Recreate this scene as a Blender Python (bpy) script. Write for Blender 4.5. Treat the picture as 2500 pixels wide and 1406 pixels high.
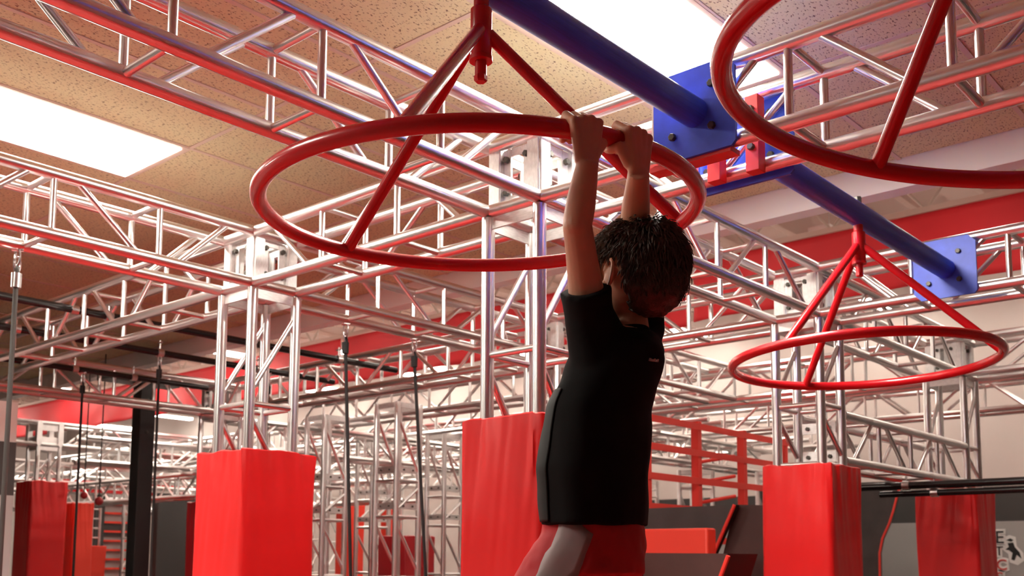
import bpy, math, random
import numpy as np
from mathutils import Vector, Matrix, Quaternion, noise

# ------------------------------------------------------------------ scene, camera, light
for o in list(bpy.data.objects): bpy.data.objects.remove(o)
scene = bpy.context.scene
C = scene.collection
cd = bpy.data.cameras.new('camera'); cam = bpy.data.objects.new('camera', cd); C.objects.link(cam)
fwd = Vector((-0.65736637, 0.74603621, 0.10629879)); rgt = Vector((0.75062915, 0.66070504, 0.00497165)); upv = Vector((0.06652311, -0.08305917, 0.9943218))
mw = Matrix((rgt, upv, -fwd)).transposed().to_4x4(); mw.translation = Vector((2.3246, -2.7837, 1.36)); cam.matrix_world = mw
cd.sensor_width = 36.0; cd.lens = 35.97; cd.shift_y = 0.1577; cd.clip_start = 0.05; cd.clip_end = 200
cd.dof.use_dof = True; cd.dof.focus_distance = 2.5; cd.dof.aperture_fstop = 6.3
scene.camera = cam
w = bpy.data.worlds.new('world'); scene.world = w; w.use_nodes = True
w.node_tree.nodes['Background'].inputs[0].default_value = (1.0, .9, .82, 1); w.node_tree.nodes['Background'].inputs[1].default_value = 0.12
vs = scene.view_settings
scene.display_settings.display_device = 'sRGB'
vs.view_transform = 'Standard'; vs.look = 'None'; vs.gamma = 1.0; vs.use_curve_mapping = False
vs.exposure = 0.35
TROFFER = 42.0      # emission of the recessed ceiling panels
STRIP = 28.0        # emission of the tubes in the hall behind

# ------------------------------------------------------------------ materials
MATS = {}
def mat(name, col, rough=.5, metal=0.0, emit=None, spec=.5, coat=0, bump=None, var=None, sss=0):
    if name in MATS: return MATS[name]
    m = bpy.data.materials.new(name); m.use_nodes = True; nt = m.node_tree; b = nt.nodes['Principled BSDF']
    b.inputs['Base Color'].default_value = (*col, 1); b.inputs['Roughness'].default_value = rough; b.inputs['Metallic'].default_value = metal
    b.inputs['Specular IOR Level'].default_value = spec; b.inputs['Coat Weight'].default_value = coat
    if sss: b.inputs['Subsurface Weight'].default_value = sss; b.inputs['Subsurface Radius'].default_value = (.02, .008, .004)
    if emit: b.inputs['Emission Color'].default_value = (*emit[0], 1); b.inputs['Emission Strength'].default_value = emit[1]
    L = nt.links
    if var:    # (scale, amount): colour variation
        tc = nt.nodes.new('ShaderNodeTexCoord'); n = nt.nodes.new('ShaderNodeTexNoise'); n.inputs['Scale'].default_value = var[0]; n.inputs['Detail'].default_value = 6
        L.new(tc.outputs['Object'], n.inputs['Vector'])
        cr = nt.nodes.new('ShaderNodeValToRGB'); k = var[1]
        cr.color_ramp.elements[0].position = .3; cr.color_ramp.elements[1].position = .7
        cr.color_ramp.elements[0].color = (*[c * (1 - k) for c in col], 1); cr.color_ramp.elements[1].color = (*[min(1, c * (1 + k)) for c in col], 1)
        L.new(n.outputs['Fac'], cr.inputs['Fac']); L.new(cr.outputs['Color'], b.inputs['Base Color'])
    if bump:   # (scale, strength, distance)
        tc = nt.nodes.new('ShaderNodeTexCoord'); n = nt.nodes.new('ShaderNodeTexNoise'); n.inputs['Scale'].default_value = bump[0]; n.inputs['Detail'].default_value = bump[3] if len(bump) > 3 else 4
        L.new(tc.outputs['Object'], n.inputs['Vector'])
        bp = nt.nodes.new('ShaderNodeBump'); bp.inputs['Strength'].default_value = bump[1]; bp.inputs['Distance'].default_value = bump[2]
        L.new(n.outputs['Fac'], bp.inputs['Height']); L.new(bp.outputs['Normal'], b.inputs['Normal'])
    MATS[name] = m
    return m
ALU = mat('aluminium', (.90, .89, .88), .28, 1.0, var=(22, .05))
ALU_FLAT = mat('aluminium plate', (.88, .87, .86), .45, 1.0, var=(9, .12))
RED_PAINT = mat('red powder coat', (.58, .006, .012), .27, spec=.5, coat=.4)
BLUE_PAINT = mat('blue powder coat', (.05, .115, .80), .40, spec=.4, var=(14, .12))
BLACK_PIPE = mat('black gloss pipe', (.010, .009, .009), .22)
BOLT = mat('dark bolt steel', (.09, .085, .075), .45, .6)
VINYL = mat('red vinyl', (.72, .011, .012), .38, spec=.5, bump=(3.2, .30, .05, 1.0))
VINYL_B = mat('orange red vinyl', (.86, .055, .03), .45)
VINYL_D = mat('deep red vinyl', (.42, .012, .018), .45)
BANNER = mat('red banner cloth', (.58, .012, .018), .7)
CHROME = mat('galvanised steel', (.72, .72, .72), .28, 1.0)
CABLE = mat('steel cable', (.10, .10, .095), .5, .3)
CORD = mat('black cord', (.012, .011, .011), .7)
WHITE = mat('white wall paint', (.78, .70, .66), .8, var=(1.5, .03))
DARKG = mat('charcoal wall paint', (.052, .049, .047), .6)
LIGHTG = mat('grey wall paint', (.40, .39, .38), .8)
TBAR = mat('ceiling grid metal', (.62, .50, .41), .5)
STEELW = mat('painted steel beam', (.55, .42, .35), .6)
DECK = mat('hall roof deck', (.62, .44, .38), .7)
FLOORM = mat('red floor mat', (.50, .020, .018), .5, bump=(30, .15, .004))
BACKW = mat('dim back wall', (.30, .25, .23), .9)
DIFF = mat('lit diffuser', (.9, .9, .9), .5, emit=((1.0, .93, .82), TROFFER))
TUBE = mat('lit tube', (.9, .9, .9), .5, emit=((1.0, .92, .80), STRIP))
BLACKW = mat('black painted steel', (.012, .012, .012), .5)
CHAR = mat('charcoal ramp ply', (.045, .038, .036), .45, var=(5, .25))
MAROON = mat('dark brown ramp ply', (.055, .024, .020), .5, var=(5, .2))
SKIN = mat('skin', (.62, .32, .20), .5, sss=.08, bump=(220, .08, .001))
HAIR = mat('brown hair', (.042, .027, .017), .5, bump=(160, .6, .004))
SHIRT = mat('black jersey', (.006, .006, .006), .9, spec=.2, bump=(700, .2, .0006))
PANEL = mat('dark green jersey panel', (.012, .017, .016), .7, spec=.3)
SHORTS = mat('red shorts fabric', (.46, .012, .018), .75, bump=(500, .2, .0006))
STRIPE = mat('grey shorts stripe', (.33, .27, .27), .7)
SOCK = mat('white sock', (.7, .7, .7), .8)
INK = mat('black ink', (.01, .01, .01), .6)
STICK = mat('white sticker', (.85, .85, .83), .6)
REDINK = mat('red ink', (.6, .03, .02), .6)
LOGO = mat('grey print', (.45, .42, .42), .6)

def tile_material():
    m = bpy.data.materials.new('fissured ceiling tile'); m.use_nodes = True; nt = m.node_tree; b = nt.nodes['Principled BSDF']; L = nt.links
    b.inputs['Roughness'].default_value = .9
    geo = nt.nodes.new('ShaderNodeNewGeometry')
    mp = nt.nodes.new('ShaderNodeMapping'); mp.inputs['Scale'].default_value = (1.0, .38, 1.0); L.new(geo.outputs['Position'], mp.inputs['Vector'])
    n1 = nt.nodes.new('ShaderNodeTexNoise'); n1.inputs['Scale'].default_value = 150; n1.inputs['Detail'].default_value = 2; L.new(mp.outputs['Vector'], n1.inputs['Vector'])
    r1 = nt.nodes.new('ShaderNodeValToRGB'); r1.color_ramp.elements[0].position = .60; r1.color_ramp.elements[1].position = .645
    L.new(n1.outputs['Fac'], r1.inputs['Fac'])
    mx = nt.nodes.new('ShaderNodeMix'); mx.data_type = 'RGBA'
    mx.inputs['A'].default_value = (.66, .60, .37, 1); mx.inputs['B'].default_value = (.16, .10, .07, 1)
    L.new(r1.outputs['Color'], mx.inputs['Factor']); L.new(mx.outputs['Result'], b.inputs['Base Color'])
    inv = nt.nodes.new('ShaderNodeMath'); inv.operation = 'SUBTRACT'; inv.inputs[0].default_value = 1; L.new(r1.outputs['Color'], inv.inputs[1])
    bp = nt.nodes.new('ShaderNodeBump'); bp.inputs['Strength'].default_value = .5; bp.inputs['Distance'].default_value = .004
    L.new(inv.outputs[0], bp.inputs['Height']); L.new(bp.outputs['Normal'], b.inputs['Normal'])
    return m
TILE = tile_material()

# ------------------------------------------------------------------ mesh helpers
class MB:
    """collects shapes in world space"""
    def __init__(s): s.v = []; s.f = []
    def add(s, vs, fs):
        k = len(s.v); s.v += [tuple(q) for q in vs]; s.f += [tuple(i + k for i in f) for f in fs]; return s
    def box(s, lo, hi):
        x0, y0, z0 = lo; x1, y1, z1 = hi
        return s.add([(x0,y0,z0),(x1,y0,z0),(x1,y1,z0),(x0,y1,z0),(x0,y0,z1),(x1,y0,z1),(x1,y1,z1),(x0,y1,z1)],
                     [(0,3,2,1),(4,5,6,7),(0,1,5,4),(1,2,6,5),(2,3,7,6),(3,0,4,7)])
    def loft(s, pts, rad, n=12, caps=True):
        """round tube through points with per-point radius"""
        P = [Vector(p) for p in pts]; R = list(rad) if hasattr(rad, '__len__') else [rad] * len(P)
        T = [(P[min(i+1, len(P)-1)] - P[max(i-1, 0)]).normalized() for i in range(len(P))]
        u = T[0].orthogonal().normalized(); vs = []; fs = []
        for i, p in enumerate(P):
            u = (u - T[i] * u.dot(T[i])).normalized(); v = T[i].cross(u)
            for k in range(n):
                a = 2 * math.pi * k / n; vs.append(p + (u * math.cos(a) + v * math.sin(a)) * R[i])
        for i in range(len(P) - 1):
            for k in range(n): fs.append((i*n+k, i*n+(k+1)%n, (i+1)*n+(k+1)%n, (i+1)*n+k))
        if caps: fs.append(tuple(range(n-1, -1, -1))); fs.append(tuple((len(P)-1)*n + k for k in range(n)))
        return s.add(vs, fs)
    def capsule(s, a, b, ra, rb, n=12):
        a = Vector(a); b = Vector(b); d = (b - a); L = d.length or 1e-6; d = d / L
        pts, rad = [], []
        for k in range(4): t = math.pi/2 * (k + .15) / 4; pts.append(a - d * ra * math.cos(t)); rad.append(ra * math.sin(t))
        pts += [a, b]; rad += [ra, rb]
        for k in range(3, -1, -1): t = math.pi/2 * (k + .15) / 4; pts.append(b + d * rb * math.cos(t)); rad.append(rb * math.sin(t))
        return s.loft(pts, rad, n)
    def ellipsoid(s, c, rx, ry, rz, M=None, nu=20, nv=12):
        c = Vector(c); vs = []; fs = []
        for j in range(nv + 1):
            t = math.pi * j / nv
            for k in range(nu):
                a = 2 * math.pi * k / nu
                q = Vector((rx * math.sin(t) * math.cos(a), ry * math.sin(t) * math.sin(a), rz * math.cos(t)))
                vs.append(c + (M @ q if M else q))
        for j in range(nv):
            for k in range(nu): fs.append((j*nu+k, j*nu+(k+1)%nu, (j+1)*nu+(k+1)%nu, (j+1)*nu+k))
        return s.add(vs, fs)
    def torus(s, c, R, r, X, Y, N=96, n=16):
        c = Vector(c); Z = X.cross(Y); vs = []; fs = []
        for i in range(N):
            a = 2 * math.pi * i / N; d = X * math.cos(a) + Y * math.sin(a)
            for k in range(n): t = 2 * math.pi * k / n; vs.append(c + d * (R + r * math.cos(t)) + Z * r * math.sin(t))
        for i in range(N):
            for k in range(n): fs.append((i*n+k, ((i+1)%N)*n+k, ((i+1)%N)*n+(k+1)%n, i*n+(k+1)%n))
        return s.add(vs, fs)
    def prism(s, poly, d):
        """closed polygon (3D points) extruded by vector d"""
        d = Vector(d); n = len(poly); vs = [Vector(p) for p in poly] + [Vector(p) + d for p in poly]
        return s.add(vs, [tuple(range(n-1, -1, -1)), tuple(range(n, 2*n))] + [(i, (i+1)%n, n+(i+1)%n, n+i) for i in range(n)])

def origin_of(parent):
    o = Vector((0, 0, 0))
    while parent: o += parent.location; parent = parent.parent
    return o
def build(mb, name, m, parent=None, smooth=True, loc=None, bevel=0):
    """world-space shapes -> one mesh object, child of parent"""
    me = bpy.data.meshes.new(name)
    base = origin_of(parent); l = Vector(loc) if loc else (base if parent else Vector((0, 0, 0)))
    me.from_pydata([tuple(Vector(q) - l) for q in mb.v], [], mb.f); me.materials.append(m); me.update()
    if smooth:
        me.polygons.foreach_set('use_smooth', [True] * len(me.polygons))
        try: me.set_sharp_from_angle(angle=math.radians(40))
        except Exception: pass
    o = bpy.data.objects.new(name, me); C.objects.link(o); o.location = l - base
    if parent: o.parent = parent
    if bevel:
        b = o.modifiers.new('bevel', 'BEVEL'); b.width = bevel; b.segments = 2; b.limit_method = 'ANGLE'
    return o
def tag(o, label=None, cat=None, group=None, kind=None):
    if label: o['label'] = label
    if cat: o['category'] = cat
    if group: o['group'] = group
    if kind: o['kind'] = kind
    return o
def thing(name, loc, label, cat, group=None, kind=None):
    o = bpy.data.objects.new(name, None); C.objects.link(o); o.location = loc; o.empty_display_size = .05
    return tag(o, label, cat, group, kind)

# shared unit tube: z 0..1, radius 1
def unit_tube(n):
    mb = MB().loft([(0,0,0),(0,0,1)], 1.0, n); me = bpy.data.meshes.new('tube'); me.from_pydata(mb.v, [], mb.f); me.update()
    me.polygons.foreach_set('use_smooth', [len(p.vertices) == 4 for p in me.polygons]); 
    try: me.set_sharp_from_angle(angle=math.radians(50))
    except Exception: pass
    return me
UT = {}
def tube(name, p0, p1, r, m, parent, n=16):
    if (n, m.name) not in UT: UT[(n, m.name)] = unit_tube(n); UT[(n, m.name)].materials.append(m)
    o = bpy.data.objects.new(name, UT[(n, m.name)]); C.objects.link(o); p0 = Vector(p0); d = Vector(p1) - p0
    o.parent = parent; o.location = p0 - origin_of(parent); o.rotation_mode = 'QUATERNION'; o.rotation_quaternion = d.to_track_quat('Z', 'Y'); o.scale = (r, r, d.length)
    return o
UB = {}
def bar(name, lo, hi, m, parent):
    """axis aligned flat bar sharing one cube mesh per material"""
    if m.name not in UB:
        me = bpy.data.meshes.new('bar'); mb = MB().box((0,0,0),(1,1,1)); me.from_pydata(mb.v, [], mb.f); me.materials.append(m); me.update(); UB[m.name] = me
    o = bpy.data.objects.new(name, UB[m.name]); C.objects.link(o); o.parent = parent; o.location = Vector(lo) - origin_of(parent); o.scale = Vector(hi) - Vector(lo)
    return o
UBOLT = None
def bolt(p, axis, parent, r=.011, h=.016, name='bolt'):
    global UBOLT
    if UBOLT is None:
        mb = MB().loft([(0,0,-.2),(0,0,.9),(0,0,1)], [1, 1, .86], 6); UBOLT = bpy.data.meshes.new('bolt'); UBOLT.from_pydata(mb.v, [], mb.f); UBOLT.materials.append(BOLT); UBOLT.update()
    o = bpy.data.objects.new(name, UBOLT); C.objects.link(o); o.parent = parent; o.location = Vector(p) - origin_of(parent)
    o.rotation_mode = 'QUATERNION'; o.rotation_quaternion = Vector(axis).to_track_quat('Z', 'Y'); o.scale = (r, r, h)
    return o

# ------------------------------------------------------------------ rig dimensions
S = .254; RC = .0254; RB = .0135
ZB = 2.676; ZT = ZB + S; YA = 2.3314; XB = 1.7936; ZC = 3.36

def truss(axis, fixed, a, b, posts, label, z0=ZB, up=True, rc=RC, rb=RB, far=False, cat='truss', group=None):
    """box truss: four chords, square frames at posts, alternating diagonals on the two upright faces"""
    z1 = z0 + S
    def P(t, side, z):     # side 0 / 1 across the truss
        return (fixed - S * side, t, z) if axis == 'Y' else (t, fixed + S * side, z)
    segs = []
    for sd in (0, 1):
        for z in (z0, z1): segs.append(('chord', P(a, sd, z), P(b, sd, z), rc))
    for t in posts:
        for sd in (0, 1): segs.append(('upright', P(t, sd, z0 + rc*.7), P(t, sd, z1 - rc*.7), rb))
        for z in (z0, z1): segs.append(('cross_strut', P(t, 0.08, z), P(t, .92, z), rb))
    st = [a + .03] + list(posts) + [b - .03]; d = up
    for i in range(len(st) - 1):
        p, q = st[i], st[i+1]
        if q - p > .24:
            e0, e1 = p + .055 + .1 * (q - p), q - .055 - .1 * (q - p)
            for sd in (0, 1):
                segs.append(('diagonal', P(e0, sd, z0 + .01 if d else z1 - .01), P(e1, sd, z1 - .01 if d else z0 + .01), rb))
        d = not d
    if far:
        mb = MB()
        for n, p, q, r in segs: mb.loft([p, q], r, 8 if r > .02 else 6)
        o = build(mb, 'box_truss', ALU, loc=P(a, 0, z0)); return tag(o, label, cat, group)
    e = thing('box_truss', P(a, 0, z0), label, cat, group)
    for n, p, q, r in segs: tube(n, p, q, r, ALU, e, 24 if n == 'chord' else 14)
    return e

def corner_block(x, y, label, z0=ZB, far=False, faces='xXyY', group=None):
    """cast corner: tube edges top and bottom, flat bars on the upright faces with bolts"""
    z1 = z0 + S; X0 = x - S; Y1 = y + S; r = RC
    if far:
        mb = MB()
        for z in (z0, z1):
            mb.loft([(X0-r, y, z), (x+r, y, z)], r, 8); mb.loft([(X0-r, Y1, z), (x+r, Y1, z)], r, 8); mb.loft([(x, y-r, z), (x, Y1+r, z)], r, 8); mb.loft([(X0, y-r, z), (X0, Y1+r, z)], r, 8)
        for (px, py) in ((x, y), (X0, y), (x, Y1), (X0, Y1)): mb.box((px-.03, py-.03, z0), (px+.03, py+.03, z1))
        mb.box((X0, y-.012, z0+.02), (x, y-.004, z0+.09)); mb.box((X0, y-.012, z1-.09), (x, y-.004, z1-.02))
        mb.box((x+.004, y, z0+.02), (x+.012, Y1, z0+.09)); mb.box((x+.004, y, z1-.09), (x+.012, Y1, z1-.02))
        return tag(build(mb, 'corner_block', ALU_FLAT, loc=(x, y, z0), smooth=True), label, 'truss', group)
    e = thing('corner_block', (x, y, z0), label, 'truss', group)
    for z in (z0, z1):
        tube('edge_tube', (X0-r, y, z), (x+r, y, z), r, ALU, e, 20); tube('edge_tube', (X0-r, Y1, z), (x+r, Y1, z), r, ALU, e, 20)
        tube('edge_tube', (x, y-r, z), (x, Y1+r, z), r, ALU, e, 20); tube('edge_tube', (X0, y-r, z), (X0, Y1+r, z), r, ALU, e, 20)
    za, zb = z0 + r*.8, z1 - r*.8
    W = .056; T = .009
    def face(u0, u1, put, nrm):
        # put(u, depth) maps along-face coordinate and inward depth to x,y
        def B(name, ua, ub, da, db, zl, zh, m=ALU_FLAT):
            p = put(ua, da); q = put(ub, db)
            return bar(name, (min(p[0], q[0]), min(p[1], q[1]), zl), (max(p[0], q[0]), max(p[1], q[1]), zh), m, e)
        B('flat_bar', u0 + .006, u0 + W, -T*.5, T*.5, za, zb); B('flat_bar', u1 - W, u1 - .006, -T*.5, T*.5, za, zb)
        B('flange', u0 + W, u0 + W + .005, 0, .030, za, zb); B('flange', u1 - W - .005, u1 - W, 0, .030, za, zb)
        B('inner_bar', u0 + W + .005, u0 + W + .040, .020, .028, za, zb); B('inner_bar', u1 - W - .040, u1 - W - .005, .020, .028, za, zb)
        B('flat_plate', u0 + W + .04, u1 - W - .04, .022, .030, za, za + .030); B('flat_plate', u0 + W + .04, u1 - W - .04, .022, .030, zb - .030, zb)
        for u in (u0 + W + .022, u1 - W - .022):
            for z in (z0 + .062, z1 - .062):
                p = put(u, .020); bolt((p[0], p[1], z), nrm, e, .0125, .016)
    if 'y' in faces: face(X0, x, lambda u, d: (u, y + d), (0, -1, 0))
    if 'Y' in faces: face(X0, x, lambda u, d: (u, Y1 - d), (0, 1, 0))
    if 'X' in faces: face(y, Y1, lambda u, d: (x - d, u), (1, 0, 0))
    if 'x' in faces: face(y, Y1, lambda u, d: (X0 + d, u), (-1, 0, 0))
    return e

def column(x, y, label, ztop=ZB, zbot=.0, far=False, rings=(2.12, 1.63, 1.14, .65, .18), plates=(), group=None, up=True):
    """upright box truss below a corner block"""
    X0 = x - S; Y1 = y + S; zt = ztop - RC
    corners = [(x, y), (x, Y1), (X0, Y1), (X0, y)]
    segs = []; bars = []
    for (px, py) in corners: segs.append(('upright_tube', (px, py, zbot + .012), (px, py, zt), RC))
    for i in range(4):
        p, q = corners[i], corners[(i+1) % 4]
        for z in rings: segs.append(('rung', (*p, z), (*q, z), RB))
    lev = [zt - .05] + list(rings); d = up
    for i in range(len(lev) - 1):
        zh, zl = lev[i] - .05, lev[i+1] + .05
        for px in (x, X0):
            if d: segs.append(('diagonal', (px, Y1, zh), (px, y, zl), RB))
            else: segs.append(('diagonal', (px, y, zh), (px, Y1, zl), RB))
        d = not d
    h = .045; t = .005
    bars += [('collar_bar', (X0, y-t, zt-h), (x, y+t, zt)), ('collar_bar', (X0, Y1-t, zt-h), (x, Y1+t, zt)), ('collar_bar', (x-t, y, zt-h), (x+t, Y1, zt)), ('collar_bar', (X0-t, y, zt-h), (X0+t, Y1, zt))]
    bars += [('base_plate', (X0-.06, y-.06, zbot), (x+.06, Y1+.06, zbot + .012))]
    for z in plates:
        bars += [('joint_plate', (X0, y-t, z), (x, y+t, z+.055)), ('joint_plate', (x-t, y, z), (x+t, Y1, z+.055))]
    if far:
        mb = MB()
        for n, p, q, r in segs: mb.loft([p, q], r, 8 if r > .02 else 6)
        for n, lo, hi in bars: mb.box(lo, hi)
        return tag(build(mb, 'truss_column', ALU, loc=(x, y, zbot)), label, 'column', group)
    e = thing('truss_column', (x, y, zbot), label, 'column', group)
    for n, p, q, r in segs: tube(n, p, q, r, ALU, e, 24 if r > .02 else 12)
    for n, lo, hi in bars: bar(n, lo, hi, ALU_FLAT, e)
    for z in plates:
        for k in (.3, .7): bolt((X0 + S*k, y - t, z + .028), (0, -1, 0), e, .009, .01); bolt((x + t, y + S*k, z + .028), (1, 0, 0), e, .009, .01)
    return e

def pad(cx, cy, half, ztop, label, m=VINYL, seed=0, zbot=.03, thick=.035, group=None, low=False):
    """hollow padded sleeve with softly rounded corners, sagging top hem and wrinkles"""
    rnd = random.Random(seed); rad = min(.028, half * .2); prof = []
    nk = 3 if low else 6; ns = 2 if low else 28
    def profile(h, r):
        out = []
        for (sx, sy, a0) in ((1, -1, -90), (1, 1, 0), (-1, 1, 90), (-1, -1, 180)):
            for k in range(nk + 1):
                a = math.radians(a0 + 90 * k / nk); out.append((sx * (h - r) + r * math.cos(a), sy * (h - r) + r * math.sin(a)))
            # straight run to next corner
            nx, ny = {(1,-1): (1,1), (1,1): (-1,1), (-1,1): (-1,-1), (-1,-1): (1,-1)}[(sx, sy)]
            a = math.radians(a0 + 90); p = out[-1]; q = (nx * (h - r) + r * math.cos(a), ny * (h - r) + r * math.sin(a))
            for k in range(1, ns): out.append((p[0] + (q[0]-p[0]) * k / ns, p[1] + (q[1]-p[1]) * k / ns))
        return out
    zs = [zbot] + [zbot + (ztop - zbot) * k / (6 if low else 64) for k in range(1, (6 if low else 64))] + [ztop - .02, ztop - .006, ztop]
    P = profile(half, rad); n = len(P); vs = []; fs = []
    ox, oy = rnd.uniform(0, 50), rnd.uniform(0, 50)
    for j, z in enumerate(zs):
        top = max(0, 1 - (ztop - z) / .35)
        for k, (px, py) in enumerate(P):
            s_ = k / n * 9
            w_ = noise.noise(Vector((s_ * 3.1 + ox, z * 1.3, oy))) * .012 * top + noise.noise(Vector((s_ * 1.1 + ox, z * 1.1 + s_*.6, oy + 9))) * .0065 + noise.noise(Vector((s_ * 5.5 + (z - ztop) * (3.5 if k % (n // 2) < n // 4 else -3.5) + ox, z * 1.1, oy + 3))) * .0075 * max(0, 1 - (ztop - z) / .7)
            sc = 1 + (w_ - (.012 if z >= ztop - .001 else 0)) / half
            dz = noise.noise(Vector((s_ * 1.7 + oy, 3.1, ox))) * .014 * max(0, 1 - (ztop - z) / .12)
            vs.append((cx + px * sc, cy + py * sc, z + dz))
    for j in range(len(zs) - 1):
        for k in range(n): fs.append((j*n+k, j*n+(k+1)%n, (j+1)*n+(k+1)%n, (j+1)*n+k))
    # inner lining
    Q = profile(half - thick, max(.01, rad - thick*.6)); b = len(vs); J = (len(zs) - 1) * n
    for z in (ztop - .002, zbot):
        for (px, py) in Q: vs.append((cx + px, cy + py, z))
    for k in range(n): fs.append((J+k, J+(k+1)%n, b+(k+1)%n, b+k)); fs.append((b+k, b+(k+1)%n, b+n+(k+1)%n, b+n+k)); fs.append((b+n+k, b+n+(k+1)%n, (k+1)%n, k))
    o = build(MB().add(vs, fs), 'column_pad', m, loc=(cx, cy, zbot))
    return tag(o, label, 'pad', group)

# ------------------------------------------------------------------ the room
def struct(o): o['kind'] = 'structure'; return o
fl = struct(build(MB().box((-23, -7, -.10), (7, 9.2, -.04)), 'floor', mat('grey rubber floor', (.12, .10, .09), .8), smooth=False))
for i in range(5):
    for j in range(4): bar('floor_mat', (-6.0 + 1.9 * i + .005, -3.0 + 1.5 * j + .005, -.04), (-4.1 + 1.9 * i - .005, -1.5 + 1.5 * j - .005, 0), FLOORM, fl)
ceil = struct(build(MB().box((-23, -7, ZC + .02), (7, 2.2, ZC + .06)), 'ceiling', TBAR, smooth=False))
XL = [3.56, 2.95, 2.34, 1.73, 1.12, .51, -.10, -.76, -1.42, -2.07, -2.68] + [-2.68 - .61 * k for k in range(1, 12)]
YL = [2.2, .99, -.20, -1.42, -2.64, -3.86, -5.08]
TROFF = {(5, 1), (9, 2), (13, 4), (7, 4)}     # cells that hold a light panel; last two unseen, added as fill lights
for i in range(len(XL) - 1):
    for j in range(len(YL) - 1):
        if (i, j) in TROFF: continue
        g = .009
        bar('ceiling_tile', (XL[i+1] + g, YL[j+1] + g, ZC), (XL[i] - g, YL[j] - g, ZC + .02), TILE, ceil)
for x in XL: bar('grid_bar', (x - .011, YL[-1], ZC - .004), (x + .011, YL[0], ZC + .018), TBAR, ceil)
for y in YL[1:]: bar('grid_bar', (XL[-1], y - .011, ZC - .0035), (XL[0], y + .011, ZC + .018), TBAR, ceil)
tl = {(5, 1): 'large recessed light panel glowing behind the blue pole at top centre', (9, 2): 'recessed light panel glowing in the ceiling at upper left'}
for (i, j) in sorted(TROFF):
    t = thing('ceiling_light', (XL[i+1], YL[j+1], ZC), tl.get((i, j), 'unseen light panel added to the tiled ceiling for fill light'), 'light', 'recessed ceiling light panels')
    x0, x1, y0, y1 = XL[i+1], XL[i], YL[j+1], YL[j]
    build(MB().box((x0+.03, y0+.03, ZC - .009), (x1-.03, y1-.03, ZC + .012)), 'diffuser', DIFF, t, smooth=False)
    f = MB(); f.box((x0, y0, ZC - .006), (x0+.03, y1, ZC + .012)); f.box((x1-.03, y0, ZC - .006), (x1, y1, ZC + .012)); f.box((x0+.03, y0, ZC - .006), (x1-.03, y0+.03, ZC + .012)); f.box((x0+.03, y1-.03, ZC - .006), (x1-.03, y1, ZC + .012))
    build(f, 'frame', TBAR, t, smooth=False)
struct(build(MB().box((-23, 2.2, 3.21), (7, 2.31, 4.7)), 'wall_bulkhead', mat('white bulkhead paint', (.86, .84, .83), .8), smooth=False))
hc = struct(build(MB().box((-23, 2.31, 4.62), (7, 9.2, 4.7)), 'ceiling_hall', DECK, smooth=False))
for k in range(50): bar('deck_rib', (-22.8 + k * .6, 2.32, 4.56), (-22.55 + k * .6, 9.0, 4.62), DECK, hc)
wr = struct(build(MB().box((-23, 9.0, 0), (7, 9.2, 4.62)), 'wall_right', WHITE, smooth=False))
bar('paint_band', (-6.0, 8.985, 1.79), (6.99, 9.0, 2.17), DARKG, wr); bar('paint_band', (-6.0, 8.985, 0), (6.99, 9.0, 1.79), LIGHTG, wr)
struct(build(MB().box((-23.2, -7, 0), (-23, 9.2, 4.7)), 'wall_far', WHITE, smooth=False))
struct(build(MB().box((7, -7, 0), (7.2, 9.2, 4.7)), 'wall_side', BACKW, smooth=False))
struct(build(MB().box((-23, -7.2, 0), (7, -7, 4.7)), 'wall_back', BACKW, smooth=False))
wl = struct(build(MB().box((-5.3, -7, 0), (-5.15, .33, 2.46)), 'wall_left', WHITE, smooth=False))
bar('paint_band', (-5.15, -6.99, 1.79), (-5.142, .33, 2.17), DARKG, wl); bar('paint_band', (-5.15, -6.99, 0), (-5.142, .33, 1.79), LIGHTG, wl)

# open-web joists under the hall deck
def joist(y, z, label, h=.32):
    e = thing('roof_joist', (-22, y, z), label, 'beam', 'open web roof joists')
    build(MB().box((-22, y - .04, z + h), (6.5, y + .04, z + h + .045)), 'top_chord', STEELW, e, smooth=False)
    build(MB().box((-22, y - .04, z), (6.5, y + .04, z + .045)), 'bottom_chord', STEELW, e, smooth=False)
    mb = MB(); x = -22; k = 0
    while x < 6.2:
        mb.loft([(x, y, z + (.03 if k % 2 else h)), (x + .38, y, z + (h if k % 2 else .03))], .012, 6); x += .38; k += 1
    tag(build(mb, 'web_rods', STEELW, e), kind='stuff')
joist(5.05, 4.02, 'tan open-web roof joist directly above the long red banner', .5)
joist(3.5, 4.2, 'tan open-web roof joist nearest the tiled ceiling edge')
joist(7.2, 4.2, 'tan open-web roof joist deepest in the hall')
def banner(x0, x1, label, seed):
    rnd = random.Random(seed); n = int((x1 - x0) / .05); vs = []; fs = []; m = 10
    for i in range(n + 1):
        x = x0 + (x1 - x0) * i / n
        for j in range(m + 1):
            t = j / m; sag = .05 * noise.noise(Vector((x * .7, seed, 0)))
            z = 3.99 - (.55 + sag) * t
            y = 4.95 + t * .05 * noise.noise(Vector((x * 1.6 + t, seed + 5, t * 1.2))) + .02 * math.sin(x * 5 + t * 2) * t
            vs.append((x, y, z))
    for i in range(n):
        for j in range(m): fs.append((i*(m+1)+j, (i+1)*(m+1)+j, (i+1)*(m+1)+j+1, i*(m+1)+j+1))
    o = build(MB().add(vs, fs), 'red_banner', BANNER, loc=(x0, 4.95, 3.99))
    sol = o.modifiers.new('thick', 'SOLIDIFY'); sol.thickness = .006
    tag(o, label, 'banner', 'red cloth valance under the roof joist')
banner(-2.35, 5.5, 'red cloth valance at upper right behind the blue pole', 1)
banner(-7.2, -2.4, 'red cloth valance behind the middle truss columns', 2)
banner(-20, -7.25, 'red cloth valance at far left above the padded columns', 3)

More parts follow.
